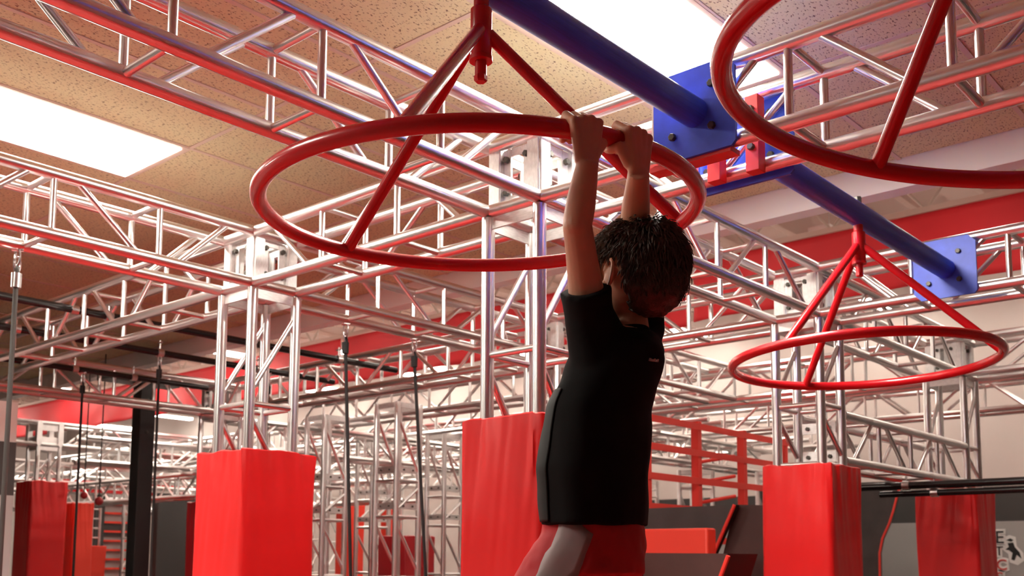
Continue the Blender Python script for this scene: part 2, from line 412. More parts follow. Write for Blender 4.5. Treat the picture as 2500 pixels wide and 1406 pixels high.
# tube lights of the hall
def strip(x, y, z=4.3):
    e = thing('strip_light', (x, y, z), 'far fluorescent strip light hanging under the hall roof', 'light', 'fluorescent strip lights in the hall')
    build(MB().box((x - .10, y - .62, z), (x + .10, y + .62, z + .05)), 'housing', WHITE, e, smooth=False)
    for dx in (-.05, .05): tube('lamp_tube', (x + dx, y - .6, z - .02), (x + dx, y + .6, z - .02), .018, TUBE, e, 10)
    tube('hanger', (x, y - .4, z + .05), (x, y - .4, 4.62), .004, CHROME, e, 6); tube('hanger', (x, y + .4, z + .05), (x, y + .4, 4.62), .004, CHROME, e, 6)
for k in range(9):
    for y in (3.7, 6.2, 8.1): strip(-19.2 + k * 2.45 + (.6 if y == 6.2 else 0), y, 4.05 if y == 3.7 else 4.25)
strip(.55, 6.3, 4.1)
for k, (x, y) in enumerate(((-7.0, 5.8), (-9.1, 4.2), (-9.4, 5.8), (-11.4, 4.2), (-11.9, 5.8), (-14.0, 4.2), (-7.5, 7.3), (-10.3, 7.3), (-13.3, 7.3), (-5.0, 7.3), (-16.5, 4.2))): strip(x, y, 3.95 + .06 * (k % 3))

# ------------------------------------------------------------------ the rig
truss('Y', 0, -2.05, -RC, [-1.96, -1.481, -1.0, -.51], 'aluminium box truss running from upper left edge to the block behind the ring', up=True)
truss('X', 0, RC, 3.3, [.507, .985, 1.463, 1.94, 2.42, 2.9], 'aluminium box truss at upper right carrying the large blue plate', up=False)
truss('Y', -XB, -2.05, -RC, [-1.93, -1.455, -.975, -.497], 'aluminium box truss below the left ceiling light, nearest the left edge', up=True)
truss('X', 0, -XB + RC, -S - RC, [-1.27, -.772], 'aluminium box truss seen through the large red ring', up=False)
truss('X', 0, -5.1, -XB - S - RC, [-4.48, -4.0, -3.52, -3.05, -2.60], 'aluminium box truss descending to the left edge with black pipes through it', up=True)
truss('Y', -XB, S + RC, YA - RC, [.79, 1.29, 1.80], 'aluminium box truss below the large red ring with two carabiner ropes', up=True)
truss('Y', 0, S + RC, YA - RC, [.80, 1.276, 1.743], 'aluminium box truss directly behind the boy\'s head', up=True)
truss('X', YA, -XB + RC, -S - RC, [-1.3, -.8], 'aluminium box truss behind the boy\'s shoulder ending at the right block', up=True)
truss('X', YA, RC, 3.3, [.50, .96, 1.43, 1.91, 2.39, 2.86], 'aluminium box truss at right carrying the small blue plate', up=False)
truss('Y', 0, YA + S + RC, 2*YA - RC, [3.1, 3.6, 4.08], 'aluminium box truss seen through the small red ring', up=True)
truss('X', 2*YA, RC, 3.3, [.6, 1.1, 1.6, 2.1, 2.6], 'aluminium box truss behind the small ring at the right edge', up=True)
truss('X', YA, -5.75 + RC, -XB - S - RC, [-5.3, -4.8, -4.3, -3.8, -3.3, -2.8, -2.35], 'long aluminium box truss crossing behind the middle column, level with the black pipe ends', up=True)
truss('Y', -5.75, .35, YA - RC, [.85, 1.35, 1.85], 'pinkish lit aluminium box truss in front of the black post', up=True)
truss('Y', 0, YA + S + RC, 2*YA - RC, [3.11, 3.61, 4.08], 'low aluminium box truss just above the stacked black pipes', z0=1.905, up=True)
truss('Y', -XB, YA + S + RC, 2*YA - RC, [3.1, 3.6, 4.1], 'aluminium box truss hidden deep behind the boy\'s back', up=False)
truss('X', -2.58, .1, 3.3, [.6, 1.1, 1.6, 2.1, 2.6], 'aluminium box truss overhead beside the camera, out of view', up=False)

NODES = [(0, 0, 'corner block just left of the boy\'s forearm, inside the large ring'), (-XB, 0, 'corner block at left where four trusses meet above the padded column'),
         (0, YA, 'corner block at right behind the legs of the small ring'), (-XB, YA, 'corner block half hidden behind the boy\'s sleeve'),
         (0, 2*YA, 'corner block seen inside the right end of the small ring'), (-5.75, YA, 'shadowed corner block behind the left padded column')]
for x, y, l in NODES: corner_block(x, y, 'aluminium ' + l)
column(0, 0, 'aluminium truss column in the middle, left of the boy')
column(-XB, 0, 'aluminium truss column at left rising from the biggest red pad', rings=(2.09, 1.6, 1.11, .62, .18))
column(0, YA, 'aluminium truss column at right rising behind the small ring', rings=(2.19, 1.87, 1.4, .9, .4))
column(-XB, YA, 'aluminium truss column hidden behind the boy and the middle column')
column(0, 2*YA, 'aluminium truss column against the pale wall at right', rings=(2.16, 1.9, 1.4, .9, .4))
column(-5.75, YA, 'aluminium truss column between the black post and the big left pad', far=True)
# joint plates on the right column
pj = bpy.data.objects['truss_column.002']
for z in (2.06, 1.9):
    bar('joint_plate', (-S + .03, YA + S - .01, z), (-.03, YA + S, z + .06), ALU_FLAT, pj)
    for k in (.25, .75): bolt((-S * k, YA + S - .01, z + .03), (0, -1, 0), pj, .012, .012)
pad(-XB - S/2 + .005, S/2 + .01, .21, 1.866, 'big bright red vinyl pad around the left column', seed=1)
pad(-S/2, S/2, .2, 1.872, 'red vinyl pad around the middle column, left of the boy', seed=2)
pad(-S/2, YA + S/2, .2, 1.866, 'red vinyl pad around the right column below the small ring', seed=3)
pad(-S/2, 2*YA + S/2, .21, 1.85, 'dark red vinyl pad beside the sticker on the grey wall', seed=4)
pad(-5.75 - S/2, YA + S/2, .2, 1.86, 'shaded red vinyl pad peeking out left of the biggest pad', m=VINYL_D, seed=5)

# ------------------------------------------------------------------ blue poles, plates, clamps
PX, PZ, PR = .68, 2.783, .047
def plate(parent, y, t, x0=.525, x1=.825, z0=2.642, z1=2.936, face=-1, corner=.035, bolts=True):
    c = corner
    poly = [(x0 + c, y, z0), (x1 - c*.4, y, z0), (x1, y, z0 + c*.4), (x1, y, z1 - c), (x1 - c, y, z1), (x0 + c, y, z1), (x0, y, z1 - c), (x0, y, z0 + c)]
    o = build(MB().prism(poly, (0, t, 0)), 'mounting_plate', BLUE_PAINT, parent, smooth=False)
    if bolts:
        yy = y if face < 0 else y + t
        for bx in (x0 + .075, x1 - .08):
            for bz in (z0 + .08, z1 - .075): bolt((bx, yy, bz), (0, face, 0), o, .0125, .014)
    return o
p1 = thing('blue_pole', (PX, -.045, PZ), 'thick blue pole at top centre holding the large ring', 'pole')
tube('pole_tube', (PX, -2.285, PZ), (PX, -.04, PZ), PR, BLUE_PAINT, p1, 40)
plate(p1, -.042, .012)
plate(p1, -2.298, .012, face=1)
p2 = thing('blue_pole', (PX, S + .04, PZ), 'blue pole at right holding the small ring between two trusses', 'pole')
tube('pole_tube', (PX, S + .04, PZ), (PX, YA - .04, PZ), PR, BLUE_PAINT, p2, 40)
plate(p2, S + .03, .012, x0=.46, x1=.86, z0=2.636, z1=2.94, face=-1)
plate(p2, YA - .042, .012)
bolt((PX, 1.245, PZ + PR), (0, 0, 1), p2, .016, .03); 
p3 = thing('blue_pole', (1.9, -.045, PZ + .01), 'blue pole above the cut-off ring, out of view', 'pole')
tube('pole_tube', (1.9, -2.285, PZ), (1.9, -.04, PZ), PR, BLUE_PAINT, p3, 32)
cl = thing('clamp_bars', (PX, S - .04, ZB), 'red clamp bars bolted between the blue plates', 'clamp')
for bx in (.62, .765):
    lo = 2.655; hi = 2.895 if bx > .7 else 2.84
    o = build(MB().box((bx - .024, S - .078, lo - .02), (bx + .024, S - .030, hi)), 'clamp_bar', VINYL_B if False else mat('red clamp paint', (.70, .022, .022), .4), cl, smooth=False, bevel=.002)
    for z in (2.715, 2.845 if bx > .7 else 2.80): bolt((bx, S - .078, z), (0, -1, 0), o, .012, .016)
build(MB().box((.50, -.03, ZB - .045), (.80, .03, ZB - .028)), 'clamp_strap', mat('red clamp paint', (.7, .022, .022), .4), cl, smooth=False)

# ------------------------------------------------------------------ red rings
def ring(cx, cy, zr, tx, ty, angs, hx, hy, label, R=.52, r=.0190, hz=2.635):
    X = Vector((1, 0, tx)).normalized(); Y = Vector((0, 1, ty)); Y = (Y - X * Y.dot(X)).normalized()
    c = Vector((cx, cy, zr)); e = thing('hanging_ring', (hx, hy, zr), label, 'ring')
    rim = build(MB().torus(c, R, r, X, Y, 128, 18), 'rim', RED_PAINT, e)
    for a in angs:
        a = math.radians(a); q = c + (X * math.cos(a) + Y * math.sin(a)) * R
        top = Vector((hx, hy, hz)) + (q - Vector((hx, hy, q.z))).normalized() * .018
        tube('spoke', top + Vector((0, 0, .01)), q, .0163, RED_PAINT, e, 18)
    build(MB().loft([(hx, hy, 2.738), (hx, hy, 2.70)], [.019, .019], 20), 'neck', RED_PAINT, e)
    build(MB().loft([(hx, hy, 2.712), (hx, hy, 2.706), (hx, hy, 2.588), (hx, hy, 2.582)], [.020, .0265, .0265, .022], 24), 'hub', RED_PAINT, e)
    build(MB().loft([(hx, hy, 2.583), (hx, hy, 2.573)], [.029, .029], 24), 'washer', RED_PAINT, e)
    build(MB().loft([(hx, hy, 2.575), (hx, hy, 2.535)], [.0145, .0145], 16), 'pin', RED_PAINT, e)
    build(MB().loft([(hx, hy, 2.536), (hx, hy, 2.524), (hx, hy, 2.520)], [.0165, .0165, .013], 6), 'nut', RED_PAINT, e, smooth=False)
    return e
ring(.68, -1.04, 2.20, -.008, .025, (178, -63.5, 55), .68, -1.04, 'large red steel ring gripped by the boy, three spokes to a hub')
ring(.68, 1.24, 2.165, .024, -.01, (141, 21, -99), .68, 1.24, 'small red steel ring at right in front of the far column')
ring(1.90, -.98, 2.165, -.125, -.03, (141, 21, -99), 1.90, -.98, 'close red steel ring cut off by the upper right edge')

# ------------------------------------------------------------------ black pipes, ropes and cables
def pipe(p0, p1, r, label, clamps=()):
    e = thing('black_pipe', p0, label, 'pipe'); p0 = Vector(p0); p1 = Vector(p1); d = (p1 - p0).normalized()
    tube('pipe_tube', p0, p1, r, BLACK_PIPE, e, 20)
    for t in clamps:
        q = p0 + d * t; k = tube('clamp', q - d * .022, q + d * .022, r + .007, CHROME, e, 16)
        tube('clamp_stud', q + Vector((0, 0, r)), q + Vector((0, 0, r + .07)), .007, CHROME, e, 8)
        s = d.cross(Vector((0, 0, 1))); tube('wing_nut', q + Vector((0, 0, r + .05)) - s * .028, q + Vector((0, 0, r + .05)) + s * .028, .007, CHROME, e, 8)
    return e
pipe((-3.69, -1.6, 2.85), (-3.69, 2.64, 2.85), .024, 'black pipe through the left truss, highest of the three', (1.62, 1.84, 3.66))
pipe((-4.50, -1.6, 2.85), (-4.50, 2.66, 2.85), .024, 'black pipe through the left truss, middle of the three', (1.62, 1.84, 2.65, 3.5))
pipe((-5.62, .0, 2.85), (-5.62, 2.15, 2.85), .024, 'black pipe at left, lowest of the three', (.95, 1.45))
pipe((-.62, 3.84, 1.842), (3.2, 3.84, 1.842), .024, 'upper of two black pipes stacked at the right edge', (.5,))
pipe((-.30, 3.86, 1.791), (3.2, 3.86, 1.791), .021, 'lower of two black pipes stacked at the right edge', (.35,))

def chain_links(e, x, y, z, n, m=CHROME, R=.018, L=.036):
    for k in range(n):
        X = Vector((1, .3, 0)).normalized() if k % 2 == 0 else Vector((-.3, 1, 0)).normalized()
        zc = z - L * .75 * 2 * k * .62
        pts = []
        for i in range(25):
            a = 2 * math.pi * i / 24; pts.append(Vector((x, y, zc)) + X * R * math.cos(a) * (.85 + .15 * math.sin(a)) + Vector((0, 0, L * math.sin(a))))
        build(MB().loft(pts, .0048, 8, caps=False), 'carabiner', m, e)
    return z - L * .93 * n - L * .4
def rope(x, y, z, zend, dx, dy, label, m=CORD, r=.0085, links=2, cat='rope', sleeve=True, top_clamp=True):
    e = thing('hanging_rope', (x, y, z), label, cat)
    if top_clamp: build(MB().loft([(x - .012, y - .02, z), (x + .012, y + .02, z)], .010, 10), 'clamp', CHROME, e)
    z1 = chain_links(e, x, y, z - .035, links)
    pts = [Vector((x + dx * t, y + dy * t, z1 + (zend - z1) * t)) for t in [i / 12 for i in range(13)]]
    build(MB().loft(pts, r, 10), 'rope_line', m, e)
    if sleeve: build(MB().loft([(x, y, z1 + .012), (x, y, z1 - .05)], [r * 2.1, r * 2.0], 12), 'crimp_sleeve', CHROME if m is CABLE else CORD, e)
    loop = [Vector((x + .013 * math.sin(math.pi * t) * (1 if t < 1 else 1), y, z1 + .04 - .05 * t)) for t in [0, .25, .5, .75, 1]]
    build(MB().loft(loop, r * .7, 8), 'eye_loop', m, e)
rope(-2.047, -1.0, 2.655, .35, 0, 0, 'twisted steel cable hanging from the truss at the left edge', CABLE, .0105, 2, 'cable')
rope(-5.62, 1.02, 2.83, .6, 0, 0, 'black rope hanging from the lowest black pipe at far left', CORD, .010)
rope(-4.50, 1.05, 2.83, .6, 0, 0, 'black rope hanging just right of the black post', CORD, .010)
rope(-4.50, 2.0, 2.83, .6, 0, 0, 'black rope partly behind the left padded column', CORD, .010)
rope(-2.047, .78, 2.65, .5, .02, .10, 'slanting black rope just right of the biggest red pad', CORD, .0095)
rope(-2.047, 1.30, 2.65, .5, .03, .16, 'slanting black rope in front of the middle truss columns', CORD, .0095)
# ------------------------------------------------------------------ the boy
def remesh(mb, name, m, parent, voxel, smooth=4, fac=.5):
    """fuse overlapping closed shapes into one continuous surface"""
    me = bpy.data.meshes.new(name); me.from_pydata(mb.v, [], mb.f); me.update()
    o = bpy.data.objects.new(name, me); C.objects.link(o)
    r = o.modifiers.new('remesh', 'REMESH'); r.mode = 'VOXEL'; r.voxel_size = voxel; r.use_smooth_shade = True
    s = o.modifiers.new('smooth', 'SMOOTH'); s.iterations = smooth; s.factor = fac
    dg = bpy.context.evaluated_depsgraph_get(); me2 = bpy.data.meshes.new_from_object(o.evaluated_get(dg))
    bpy.data.objects.remove(o); me2.name = name; me2.materials.clear(); me2.materials.append(m)
    base = origin_of(parent); co = np.empty(len(me2.vertices) * 3); me2.vertices.foreach_get('co', co)
    co = co.reshape(-1, 3) - np.array(base); me2.vertices.foreach_set('co', co.ravel()); me2.update()
    me2.polygons.foreach_set('use_smooth', [True] * len(me2.polygons))
    o = bpy.data.objects.new(name, me2); C.objects.link(o); o.parent = parent
    return o
def displace(o, fn):
    """move every vertex along its normal by fn(world position)"""
    me = o.data; base = origin_of(o.parent)
    for v in me.vertices: v.co = v.co + v.normal * fn(v.co + base)
    me.update()

F = Vector((-.9986, -.052, 0)); LEFT = Vector((.052, -.9986, 0)); UP = Vector((0, 0, 1))
boy = thing('person', (1.06, -1.08, 1.42), 'boy in black t-shirt and red shorts hanging from the large ring by both hands', 'person')
RC1 = Vector((.68, -1.04, 2.20))
def hand_frame(deg):
    a = math.radians(deg); rr = .52
    c = RC1 + Vector((rr * math.cos(a), rr * math.sin(a), -.008 * rr * math.cos(a) + .025 * rr * math.sin(a)))
    return c, Vector((-math.sin(a), math.cos(a), 0)), Vector((math.cos(a), math.sin(a), 0))
body = MB(); hands = MB()
wr_ = {}
for side, deg, thumb in (('L', -25.0, 1), ('R', -11.8, -1)):
    c, t, n = hand_frame(deg)
    def H(a, b, z): return c + t * a + n * b + UP * z
    fl = [.0, .003, .001, -.004]       # finger offsets, index..little
    wr_[side] = H(.002 * thumb, .030, -.082)
    for k in range(4):
        a = thumb * (.0262 - .0172 * k); rb = .0088 - .0006 * (k == 3)
        wx = thumb * (.014 - .0085 * k)
        mcp = H(a, .0315 + fl[k] * .4, .006 + fl[k]); pip = H(a * 1.03, -.004, .0315 + fl[k] * .5); dip = H(a, -.0275, .010); tip = H(a * .95, -.022, -.014)
        body.capsule(H(wx, .030, -.070), mcp, .0125, .0105, 12)           # metacarpal
        body.capsule(mcp, pip, .0098, .0092, 10); body.capsule(pip, dip, .0090, .0082, 10); body.capsule(dip, tip, .0082, .0070, 10)
        body.ellipsoid(mcp + n * .001 + UP * .002, .0108, .0108, .0104, nu=12, nv=8)
    # thumb: leaves the side of the palm near the wrist, wraps under the bar
    cmc = H(thumb * .020, .024, -.055); mp = H(thumb * .040, .020, -.026); ip = H(thumb * .043, -.004, -.024); tp = H(thumb * .036, -.024, -.016)
    body.capsule(cmc, mp, .0135, .0115, 12); body.capsule(mp, ip, .0105, .0095, 10); body.capsule(ip, tp, .0092, .0078, 10)
    body.ellipsoid(H(0, .026, -.035), .026, .017, .034, Matrix((t, n, UP)).transposed(), 16, 10)   # palm
    body.ellipsoid(H(0, .029, -.070), .021, .016, .022, Matrix((t, n, UP)).transposed(), 14, 8)
ELB = {'L': Vector((1.146, -1.258, 2.004)), 'R': Vector((1.160, -1.085, 2.040))}
SHO = {'L': Vector((1.110, -1.172, 1.842)), 'R': Vector((1.112, -.985, 1.855))}
for s_ in 'LR':
    w_, e_, h_ = wr_[s_], ELB[s_], SHO[s_]
    P = [w_ + (w_ - e_).normalized() * .01, w_, w_.lerp(e_, .3), w_.lerp(e_, .62), e_.lerp(w_, .1), e_, e_.lerp(h_, .3), e_.lerp(h_, .62), h_]
    body.loft(P, [.0215, .0222, .0258, .0292, .0292, .0285, .0305, .0345, .040], 20)
    body.ellipsoid(e_ + (Vector((.55, -.8, 0)) * .004), .0275, .0275, .030, nu=14, nv=10)
    body.ellipsoid(h_, .043, .043, .046)
NECK = Vector((1.126, -1.056, 1.845)); HEADC = Vector((1.146, -1.064, 1.938))
ha = math.radians(173); HF = Vector((math.cos(ha), math.sin(ha), 0)); HL = UP.cross(HF)       # head facing
HM = Matrix((HF, HL, UP)).transposed() * 1.08
HS = 1.08
def HP(f, l, u): return HEADC + (HF * f + HL * l + UP * u) * HS
# torso, pelvis, legs (under the clothes)
body.loft([NECK + Vector((0, 0, -.02)), NECK + Vector((0, 0, .05)), HP(-.012, 0, -.04)], [.043, .036, .040], 18)
TC = [(1.110, -1.072, 1.83, .075, .055), (1.098, -1.076, 1.77, .098, .066), (1.072, -1.088, 1.668, .098, .070), (1.056, -1.086, 1.542, .094, .068), (1.050, -1.078, 1.42, .104, .074), (1.045, -1.075, 1.36, .098, .072)]
def oval_loft(mb, rings, n=32, fx=F, fy=LEFT, pw=2.0):
    vs = []; fs = []
    for (x, y, z, wl, dp) in rings:
        for k in range(n):
            a = 2 * math.pi * k / n; ca, sa = math.cos(a), math.sin(a)
            q = Vector((x, y, z)) + fy * wl * math.copysign(abs(ca) ** (2/pw), ca) + fx * dp * math.copysign(abs(sa) ** (2/pw), sa); vs.append(q)
    for i in range(len(rings) - 1):
        for k in range(n): fs.append((i*n+k, i*n+(k+1)%n, (i+1)*n+(k+1)%n, (i+1)*n+k))
    fs.append(tuple(range(n-1, -1, -1))); fs.append(tuple((len(rings)-1)*n + k for k in range(n)))
    return mb.add(vs, fs)
oval_loft(body, TC)
HIPL = Vector((1.046, -1.128, 1.37)); HIPR = Vector((1.044, -1.022, 1.37))
KN = {'L': Vector((.90, -1.19, 1.11)), 'R': Vector((.985, -.99, 1.085))}; AN = {'L': Vector((1.02, -1.18, .80)), 'R': Vector((1.09, -.99, .78))}
for s_, hp in (('L', HIPL), ('R', HIPR)):
    k_, a_ = KN[s_], AN[s_]
    body.loft([hp, hp.lerp(k_, .4), hp.lerp(k_, .85), k_, k_.lerp(a_, .3), k_.lerp(a_, .7), a_], [.062, .056, .046, .044, .043, .032, .027], 18)
    body.capsule(a_ + Vector((.02, 0, -.02)), a_ + F * .10 + Vector((0, 0, -.06)), .030, .022, 12)
# head: skull, jaw, face
body.ellipsoid(HP(-.004, 0, .022), .094, .076, .088, HM, 28, 18)
body.ellipsoid(HP(.036, 0, -.030), .056, .056, .066, HM, 24, 16)
body.ellipsoid(HP(.062, 0, -.078), .026, .030, .022, HM, 16, 10)          # chin
body.ellipsoid(HP(.092, 0, -.022), .016, .012, .020, HM, 14, 10)          # nose
body.ellipsoid(HP(.086, 0, -.004), .010, .009, .026, HM, 12, 8)
body.ellipsoid(HP(.084, 0, -.052), .010, .022, .007, HM, 14, 8); body.ellipsoid(HP(.081, 0, -.062), .010, .019, .007, HM, 14, 8)   # lips
for sg in (1, -1):
    body.ellipsoid(HP(.070, sg * .034, -.030), .022, .024, .026, HM, 14, 10)     # cheeks
    body.ellipsoid(HP(.080, sg * .030, .022), .013, .026, .008, HM, 14, 8)       # brows
    # ear: rim, lobe and bowl
    ec = HP(-.006, sg * .079, -.010); em = HM @ Matrix.Rotation(math.radians(-14), 3, 'Y')
    pts = [ec + em @ Vector((-.017 * math.cos(a) * (1.0 if a < math.pi else .9) - .004, sg * (.007 + .007 * math.cos(a)), .027 * math.sin(a) + .002)) for a in [math.radians(d) for d in range(-150, 171, 20)]]
    body.loft(pts, [.0045] * len(pts), 8); body.ellipsoid(ec + em @ Vector((.004, sg * .001, -.024)), .008, .005, .010, em, 12, 8)
    body.ellipsoid(ec + em @ Vector((0, -sg * .001, 0)), .014, .004, .022, em, 12, 8)
skin = remesh(body, 'body', SKIN, boy, .0030, 3, .5)
for sg in (1, -1):
    build(MB().ellipsoid(HP(.079, sg * .030, .004), .011, .012, .010, HM, 14, 10), 'eye', mat('eye white', (.75, .72, .70), .25), boy)
    build(MB().ellipsoid(HP(.0875, sg * .030, .004), .003, .005, .005, HM, 12, 8), 'iris', mat('brown iris', (.05, .025, .012), .25), boy)
    build(MB().capsule(HP(.0885, sg * .020, .027), HP(.084, sg * .042, .027), .0030, .0022, 8), 'eyebrow', HAIR, boy)

# hair: cap plus many short locks lying on the scalp
hair = MB(); rnd = random.Random(7)
hair.ellipsoid(HP(-.008, 0, .026), .103, .085, .088, HM, 36, 24)
hair.ellipsoid(HP(-.034, 0, -.004), .075, .074, .074, HM, 28, 18)
hair.ellipsoid(HP(-.038, 0, -.046), .044, .054, .034, HM, 24, 14)
hb = remesh(hair, 'hair', HAIR, boy, .005, 3)
# keep the face and the ears free
import bmesh
bm = bmesh.new(); bm.from_mesh(hb.data); base = origin_of(boy); kill = []
for v in bm.verts:
    q = (v.co + base - HEADC) / HS; f, l, u = q.dot(HF), q.dot(HL), q.dot(UP)
    if (f > .056 and u < .050) or (f > .020 and u < -.030) or (abs(l) > .05 and -.030 < f < .018 and u < .020) or (abs(l) > .03 and f > -.02 and u < -.04): kill.append(v)
bmesh.ops.delete(bm, geom=kill, context='VERTS'); bm.to_mesh(hb.data); bm.free()
displace(hb, lambda p: .006 * noise.noise(p * 34) + .003 * noise.noise(p * 90))
hs = hb.modifiers.new('thick', 'SOLIDIFY'); hs.thickness = .004; hs.offset = -1
locks = MB(); crown = Vector((-.050, .010, .100))
for k in range(2600):
    u_ = rnd.random(); th = rnd.uniform(0, 2 * math.pi); ph = math.acos(1 - 1.62 * u_)
    d = Vector((math.sin(ph) * math.cos(th), math.sin(ph) * math.sin(th), math.cos(ph)))
    p = Vector((d.x * .104 - .009, d.y * .087, d.z * .090 + .026)) if d.z > -.1 else Vector((d.x * .086 - .026, d.y * .079, d.z * .100 + .016))
    if (p.x > .052 and p.z < .055) or (p.x > .02 and p.z < -.026) or (abs(p.y) > .05 and -.034 < p.x < .02 and p.z < .026) or (abs(p.y) > .03 and p.x > -.02 and p.z < -.035) or p.z < -.070: continue
    nrm = Vector((d.x / .10, d.y / .084, d.z / .092)).normalized()
    flow = (p - crown); flow = (flow - nrm * flow.dot(nrm)); flow = flow.normalized() if flow.length > 1e-4 else Vector((1, 0, 0))
    flow = (flow + Vector((rnd.gauss(0, .28), rnd.gauss(0, .28), rnd.gauss(0, .28) - .18))).normalized(); flow = (flow - nrm * flow.dot(nrm)).normalized()
    L_ = rnd.uniform(.016, .030) * (1.0 if p.z > -.03 else .55); sidev = nrm.cross(flow); wd = rnd.uniform(.0012, .0026); lift = rnd.uniform(.0008, .0040) + (rnd.uniform(.002, .009) if rnd.random() < .10 else 0)
    if p.z > .09 and p.x < -.02: lift += rnd.uniform(0, .007)
    pts = []
    for t_, ww, hh in ((0, .6, -.003), (.45, 1, .6), (.8, .7, .8), (1, .05, .55)):
        b_ = p + flow * L_ * t_ + nrm * (lift * hh if hh > 0 else hh)
        pts.append((HP(*(b_ - sidev * wd * ww)), HP(*(b_ + nrm * .0018 * ww)), HP(*(b_ + sidev * wd * ww))))
    vs = [q for r_ in pts for q in r_]; fs = []
    for i in range(3):
        for j in range(2): fs.append((i*3+j, i*3+j+1, i*3+j+4, i*3+j+3))
    locks.add(vs, fs)
tag(build(locks, 'hair_locks', HAIR, hb), kind='stuff')

# shirt
sh = MB()
SR = [(1.052, -1.076, 1.428, .131, .093), (1.053, -1.078, 1.47, .134, .096), (1.056, -1.086, 1.542, .135, .097), (1.064, -1.088, 1.61, .132, .095), (1.075, -1.087, 1.668, .128, .092),
      (1.092, -1.080, 1.72, .118, .088), (1.106, -1.072, 1.77, .112, .088), (1.112, -1.068, 1.795, .108, .082), (1.117, -1.063, 1.816, .092, .066), (1.120, -1.060, 1.829, .064, .050)]
oval_loft(sh, SR, 40, pw=2.25)
for s_, wid in (('L', .050), ('R', .048)):
    h_, e_ = SHO[s_], ELB[s_]; d = (e_ - h_).normalized(); inn = Vector((1.102, -1.077, 1.762))
    sh.loft([inn, inn.lerp(h_, .55), h_, h_ + d * .035, h_ + d * .058], [.056, .052, .052, wid, wid + .003], 24)
for s_ in 'LR': sh.capsule(Vector((1.100, -1.076, 1.745)).lerp(SHO[s_] + Vector((0, 0, -.10)), .7), SHO[s_] + Vector((-.004, 0, -.012)), .050, .050, 20)
shirt = remesh(sh, 'tshirt', SHIRT, boy, .0055, 6, .5)
def wrinkle(p):
    t = (p.z - 1.43) / .4
    a = noise.noise(Vector((p.x * 9 + p.z * 7, p.y * 9 - p.z * 5, p.z * 5))) * .0060
    b = noise.noise(Vector((p.x * 26, p.y * 26, p.z * 6))) * .0030 * max(0, 1 - t)
    c_ = noise.noise(Vector((p.x * 12 + 4, p.y * 14 + p.z * 16, p.z * 14))) * .0040 * max(0, t)
    return a + b + c_
displace(shirt, wrinkle)
# collar ring, side panel piping and the small print at the back of the neck
col = [Vector((1.120, -1.060, 1.825)) + LEFT * .050 * math.cos(a) + F * .044 * math.sin(a) + UP * (-.002 - .010 * math.sin(a)) for a in [2 * math.pi * i / 32 for i in range(33)]]
build(MB().loft(col, .0060, 10, caps=False), 'collar', SHIRT, shirt)
def surf_strip(rings, ang0, ang1, off, zr, lean=0):
    """strip lying on the shirt/shorts surface between two angles"""
    vs = []; fs = []; n = 24; m = 6
    for i in range(n + 1):
        z = zr[0] + (zr[1] - zr[0]) * i / n
        for r0, r1 in zip(rings, rings[1:]):
            if min(r0[2], r1[2]) - 1e-6 <= z <= max(r0[2], r1[2]) + 1e-6:
                t = (z - r0[2]) / (r1[2] - r0[2]); x, y, w_, d_ = [r0[q] + (r1[q] - r0[q]) * t for q in (0, 1, 3, 4)]; break
        for j in range(m + 1):
            a = math.radians(ang0 + (ang1 - ang0) * j / m + lean * i / n); ca, sa = math.cos(a), math.sin(a); pw = 2.25
            vs.append(Vector((x, y, z)) + LEFT * (w_ + off) * math.copysign(abs(ca) ** (2/pw), ca) + F * (d_ + off) * math.copysign(abs(sa) ** (2/pw), sa))
    for i in range(n):
        for j in range(m): fs.append((i*(m+1)+j, i*(m+1)+j+1, (i+1)*(m+1)+j+1, (i+1)*(m+1)+j))
    return MB().add(vs, fs)
sp = build(surf_strip(SR, 12, 40, .0045, (1.434, 1.70)), 'side_panel', PANEL, shirt)
k_ = sp.modifiers.new('sub', 'SUBSURF'); k_.levels = 1; k_.render_levels = 1
w_ = sp.modifiers.new('wrap', 'SHRINKWRAP'); w_.target = shirt; w_.wrap_method = 'NEAREST_SURFACEPOINT'; w_.offset = .0012; w_.wrap_mode = 'ABOVE_SURFACE'
k_ = sp.modifiers.new('thick', 'SOLIDIFY'); k_.thickness = .002
# tiny back print: a row of little strokes
nb = Vector((.965, .0, -.26)).normalized(); pc = Vector((1.1915, -1.066, 1.757)) + nb * .003; tb = UP.cross(nb).normalized(); ub = nb.cross(tb)
pm = MB(); xs = -.017
for k, (hgt, wdt) in enumerate(((.006, .0022), (.0045, .004), (.0045, .004), (.0065, .003), (.0045, .004), (.0062, .0035))):
    q = pc + tb * xs + ub * (k * .0004); pm.prism([q, q + tb * wdt, q + tb * (wdt + .0006) + ub * hgt, q + tb * .0006 + ub * hgt], nb * -.012); xs += wdt + .0016
pr_ = build(pm, 'back_print', LOGO, shirt, smooth=False)

# shorts
so = MB()
OR = [(1.046, -1.076, 1.33, .126, .094), (1.046, -1.076, 1.38, .126, .094), (1.050, -1.076, 1.44, .122, .088)]
oval_loft(so, OR, 36, pw=2.2)
for s_, hp, dd in (('L', HIPL, Vector((-.012, -.012, 0))), ('R', HIPR, Vector((.004, .010, 0)))):
    k_ = KN[s_]
    so.loft([hp + Vector((0, 0, .02)), hp.lerp(k_, .25) + dd * .5, hp.lerp(k_, .55) + dd, hp.lerp(k_, .86) + dd], [.074, .080, .082, .084], 28)
shorts = remesh(so, 'shorts', SHORTS, boy, .0055, 5, .5)
displace(shorts, lambda p: .007 * noise.noise(Vector((p.x * 16, p.y * 16 + p.z * 12, p.z * 9))) + .003 * noise.noise(p * 40))
